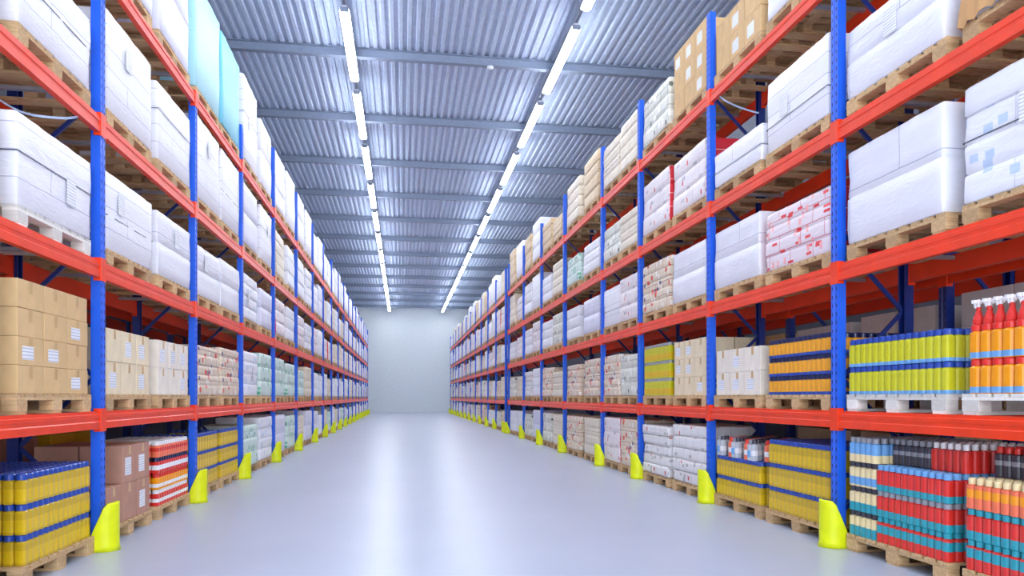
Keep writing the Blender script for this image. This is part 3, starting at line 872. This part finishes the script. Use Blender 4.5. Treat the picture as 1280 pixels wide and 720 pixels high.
# white trigger bottles on top of the orange ones
def spray_meshes():
    def lathe(pts, n=14): return [[(r * cos(2 * pi * i / n), r * sin(2 * pi * i / n), z_) for i in range(n)] for r, z_ in pts]
    mb = MB(); mb.rings(lathe([(0.034, 0), (0.036, 0.005), (0.036, 0.03), (0.03, 0.05), (0.020, 0.075), (0.014, 0.095)])); b = mb.mesh('spray_bottle', [P['red']])
    mb = MB(); mb.rings(lathe([(0.017, 0.0955), (0.017, 0.115), (0.013, 0.118)])); c = mb.mesh('collar', [P['red']])
    mb = MB(); mb.rings(lathe([(0.012, 0.1185), (0.013, 0.14), (0.016, 0.15), (0.012, 0.17)], 10)); mb.box(-0.018, 0.045, -0.011, 0.011, 0.142, 0.166); mb.bar((0.03, 0, 0.143), (0.022, 0, 0.112), 0.007, 0.014)
    h_ = mb.mesh('trigger_head', [P['white']])
    return b, c, h_
sb, sc_, sh = spray_meshes()
zt = base('right', 1, 0, 0)[2] + 2 * 0.235 + 0.001
for c in range(4, 12):
    for r in range(2):
        o = ob('spray_bottle', sb, (base('right', 1, 0, 0)[0] - 0.39 + 0.046 + r * 0.092, y - 0.55 + (c + 0.5) * 0.092, zt), pi)
        tag(o, 'white-headed spray bottle on top of orange bottles, %s from the near end, %s row' % (ORD[c - 4], 'front' if r == 0 else 'back'), 'spray bottle', 'spray bottles above the orange bottles')
        ob('collar', sc_, parent=o); ob('trigger_head', sh, parent=o)
# right floor, nearest bay: coloured bottles
def spec_near(t, c, r):
    if c >= 11: return [('cream', 'dark', 'teal', (0.0, 0.5), 0.42), ('cream', 'dark', 'teal', (0.0, 0.45), 0.42), ('cream', 'dark', 'sky', (0.1, 0.5), 0.42), ('sky', 'grey', 'cream', (0.0, 0.4), 0.42)][t]
    if t == 3: return None if r < 2 else (('dark', 'grey', 'grey', (0.5, 0.7), 0.38) if c > 4 else ('red', 'white', 'red', (0.5, 0.7), 0.34))
    return [('red', 'teal', 'teal', (0.45, 0.85), 0.45), ('red', 'grey', 'teal', (0.0, 0.34), 0.45), ('red', 'sky', 'teal', (0.0, 0.3), 0.45)][t]
def spec_off(t, c, r):
    if t == 3: return None if r < 3 else ('dark', 'red', 'grey', (0.5, 0.7), 0.38)
    return [('red', 'teal', 'teal', (0.5, 0.9), 0.45), ('red', 'teal', 'teal', (0.0, 0.36), 0.45), ('coral', 'cream', 'orange', (0.45, 0.8), 0.40)][t]
x, y, z = base('right', 0, 0, 1)
bottles('right', 0, 0, 1, x, y, z, 1.17, 0.78, 4, 0.073, 0.21, spec_near, 'coloured bottles, floor level, right rack, nearest bay', rows_front=1, stepped=True)
x, y, z = base('right', 0, 0, 0)
bottles('right', 0, 0, 0, x, y, z, 1.17, 0.78, 4, 0.073, 0.21, spec_off, 'red bottles with teal bands, floor level, right rack', rows_front=1, start=6, stepped=True)
x, y, z = base('right', 0, 1, 0)
bottles('right', 0, 1, 0, x, y, z, 1.12, 0.78, 3, 0.08, 0.245, lambda t, c: ('yellow', 'blue', 'yellow2', (0.12, 0.6), 0.44), 'yellow bottles, floor level, right rack, second bay', fulltop=True)
x, y, z = base('right', 0, 1, 1)
def spec_mixed(t, c, r):
    if t < 2: return ('yellow', 'blue', 'yellow2', (0.12, 0.6), 0.44)
    return [None, ('silver', 'dark', 'white', (0.3, 0.6), 0.36), ('coral', 'red', 'white', (0.3, 0.6), 0.36), None, ('silver', 'grey', 'sky', (0.2, 0.6), 0.3)][(c * 3 + r * 2) % 5]
bottles('right', 0, 1, 1, x, y, z, 1.12, 0.78, 3, 0.08, 0.235, spec_mixed, 'mixed bottles, floor level, right rack, second bay', fulltop=True, stepped=True)
build_bottles()

# ---- goods of the row behind, seen through gaps
for side, bay, lv, slot, mat, words, tiers, th in (
        ('right', 0, 1, 0, 'carton_grey', 'grey', 3, 0.3), ('right', 0, 1, 1, 'carton_grey', 'grey', 3, 0.3), ('right', 1, 1, 0, 'carton_grey', 'grey', 3, 0.28),
        ('right', 0, 0, 0, 'carton_brown', 'brown', 2, 0.3), ('right', 0, 0, 1, 'carton_brown', 'brown', 2, 0.3), ('right', 1, 0, 1, 'carton_cream', 'cream', 3, 0.27), ('right', 1, 0, 0, 'carton_cream', 'cream', 3, 0.27),
        ('right', 1, 1, 1, 'carton_grey', 'grey', 3, 0.27), ('right', 2, 1, 0, 'carton_tan', 'tan', 3, 0.27),
        ('left', 0, 0, 1, 'carton_brown', 'brown', 3, 0.27), ('left', 1, 0, 0, 'carton_brown', 'brown', 3, 0.26), ('left', 1, 0, 1, 'carton_yellow', 'yellow', 3, 0.26),
        ('left', 0, 1, 1, 'carton_pale', 'pale', 3, 0.27), ('left', 1, 1, 0, 'carton_pale', 'pale', 3, 0.27)):
    PP = PL if side == 'left' else PR
    y, L = slot_y(PP, bay, slot)
    xx = side_x(side, DEPTH + 0.33 + XO); z = shelf_z(lv)
    pallet(side, lv, bay, slot, xx, y, z, False, extra=' back row') if n_pallets < 300 else (lambda: (ob('wooden_pallet', PM['full'], (xx, y, z), rotz(side)), tag(bpy.context.scene.collection.objects[-1], 'plain wooden pallet %s behind %s rack, %s bay, %s half' % (LVN[lv], side, ORD[bay], 'far' if slot else 'near'), 'pallet', 'wooden pallets in the row behind')))()
    cartons(side, lv, bay, slot, xx, y, z + PH + 0.001, 1.12, 0.78, tiers, 2, 1, th, mat, words, extra=' behind', parts=False)

# ---- loose straps hanging from the loads
def strap_curve(name, pts, label, mat):
    from mathutils import Vector
    P3 = [Vector(p) for p in pts]; P3 = [P3[0]] + P3 + [P3[-1]]; path = []
    for i in range(1, len(P3) - 2):
        for k in range(8):
            t = k / 8; a, b, c, d = P3[i - 1:i + 3]
            path.append(0.5 * ((2 * b) + (c - a) * t + (2 * a - 5 * b + 4 * c - d) * t * t + (3 * b - a - 3 * c + d) * t ** 3))
    path.append(P3[-2])
    rings_ = []
    for i, p in enumerate(path):
        d = (path[min(i + 1, len(path) - 1)] - path[max(i - 1, 0)]).normalized()
        u = d.cross(Vector((1, 0, 0.2))).normalized(); w = d.cross(u)
        rings_.append([tuple(p + u * sx * 0.009 + w * sy * 0.0015) for sx, sy in ((-1, -1), (1, -1), (1, 1), (-1, 1))])
    mb = MB(); mb.rings(rings_); o = ob(name, mb.mesh(name, [mat])); tag(o, label, 'strap')
strap_curve('plastic_strap', [(3.83, 8.4, 5.0), (3.87, 8.3, 4.9), (3.95, 8.1, 4.75), (4.05, 7.9, 4.62), (4.0, 7.75, 4.56)], 'pale plastic strap hanging loose from top beam level, right rack, second bay', M['strap_blue'])
strap_curve('plastic_strap', [(-2.60, 6.35, 3.60), (-2.64, 6.15, 3.51), (-2.8, 5.9, 3.45), (-2.95, 5.7, 3.52)], 'pale plastic strap hanging loose under third beam level, left rack', M['strap_blue'])
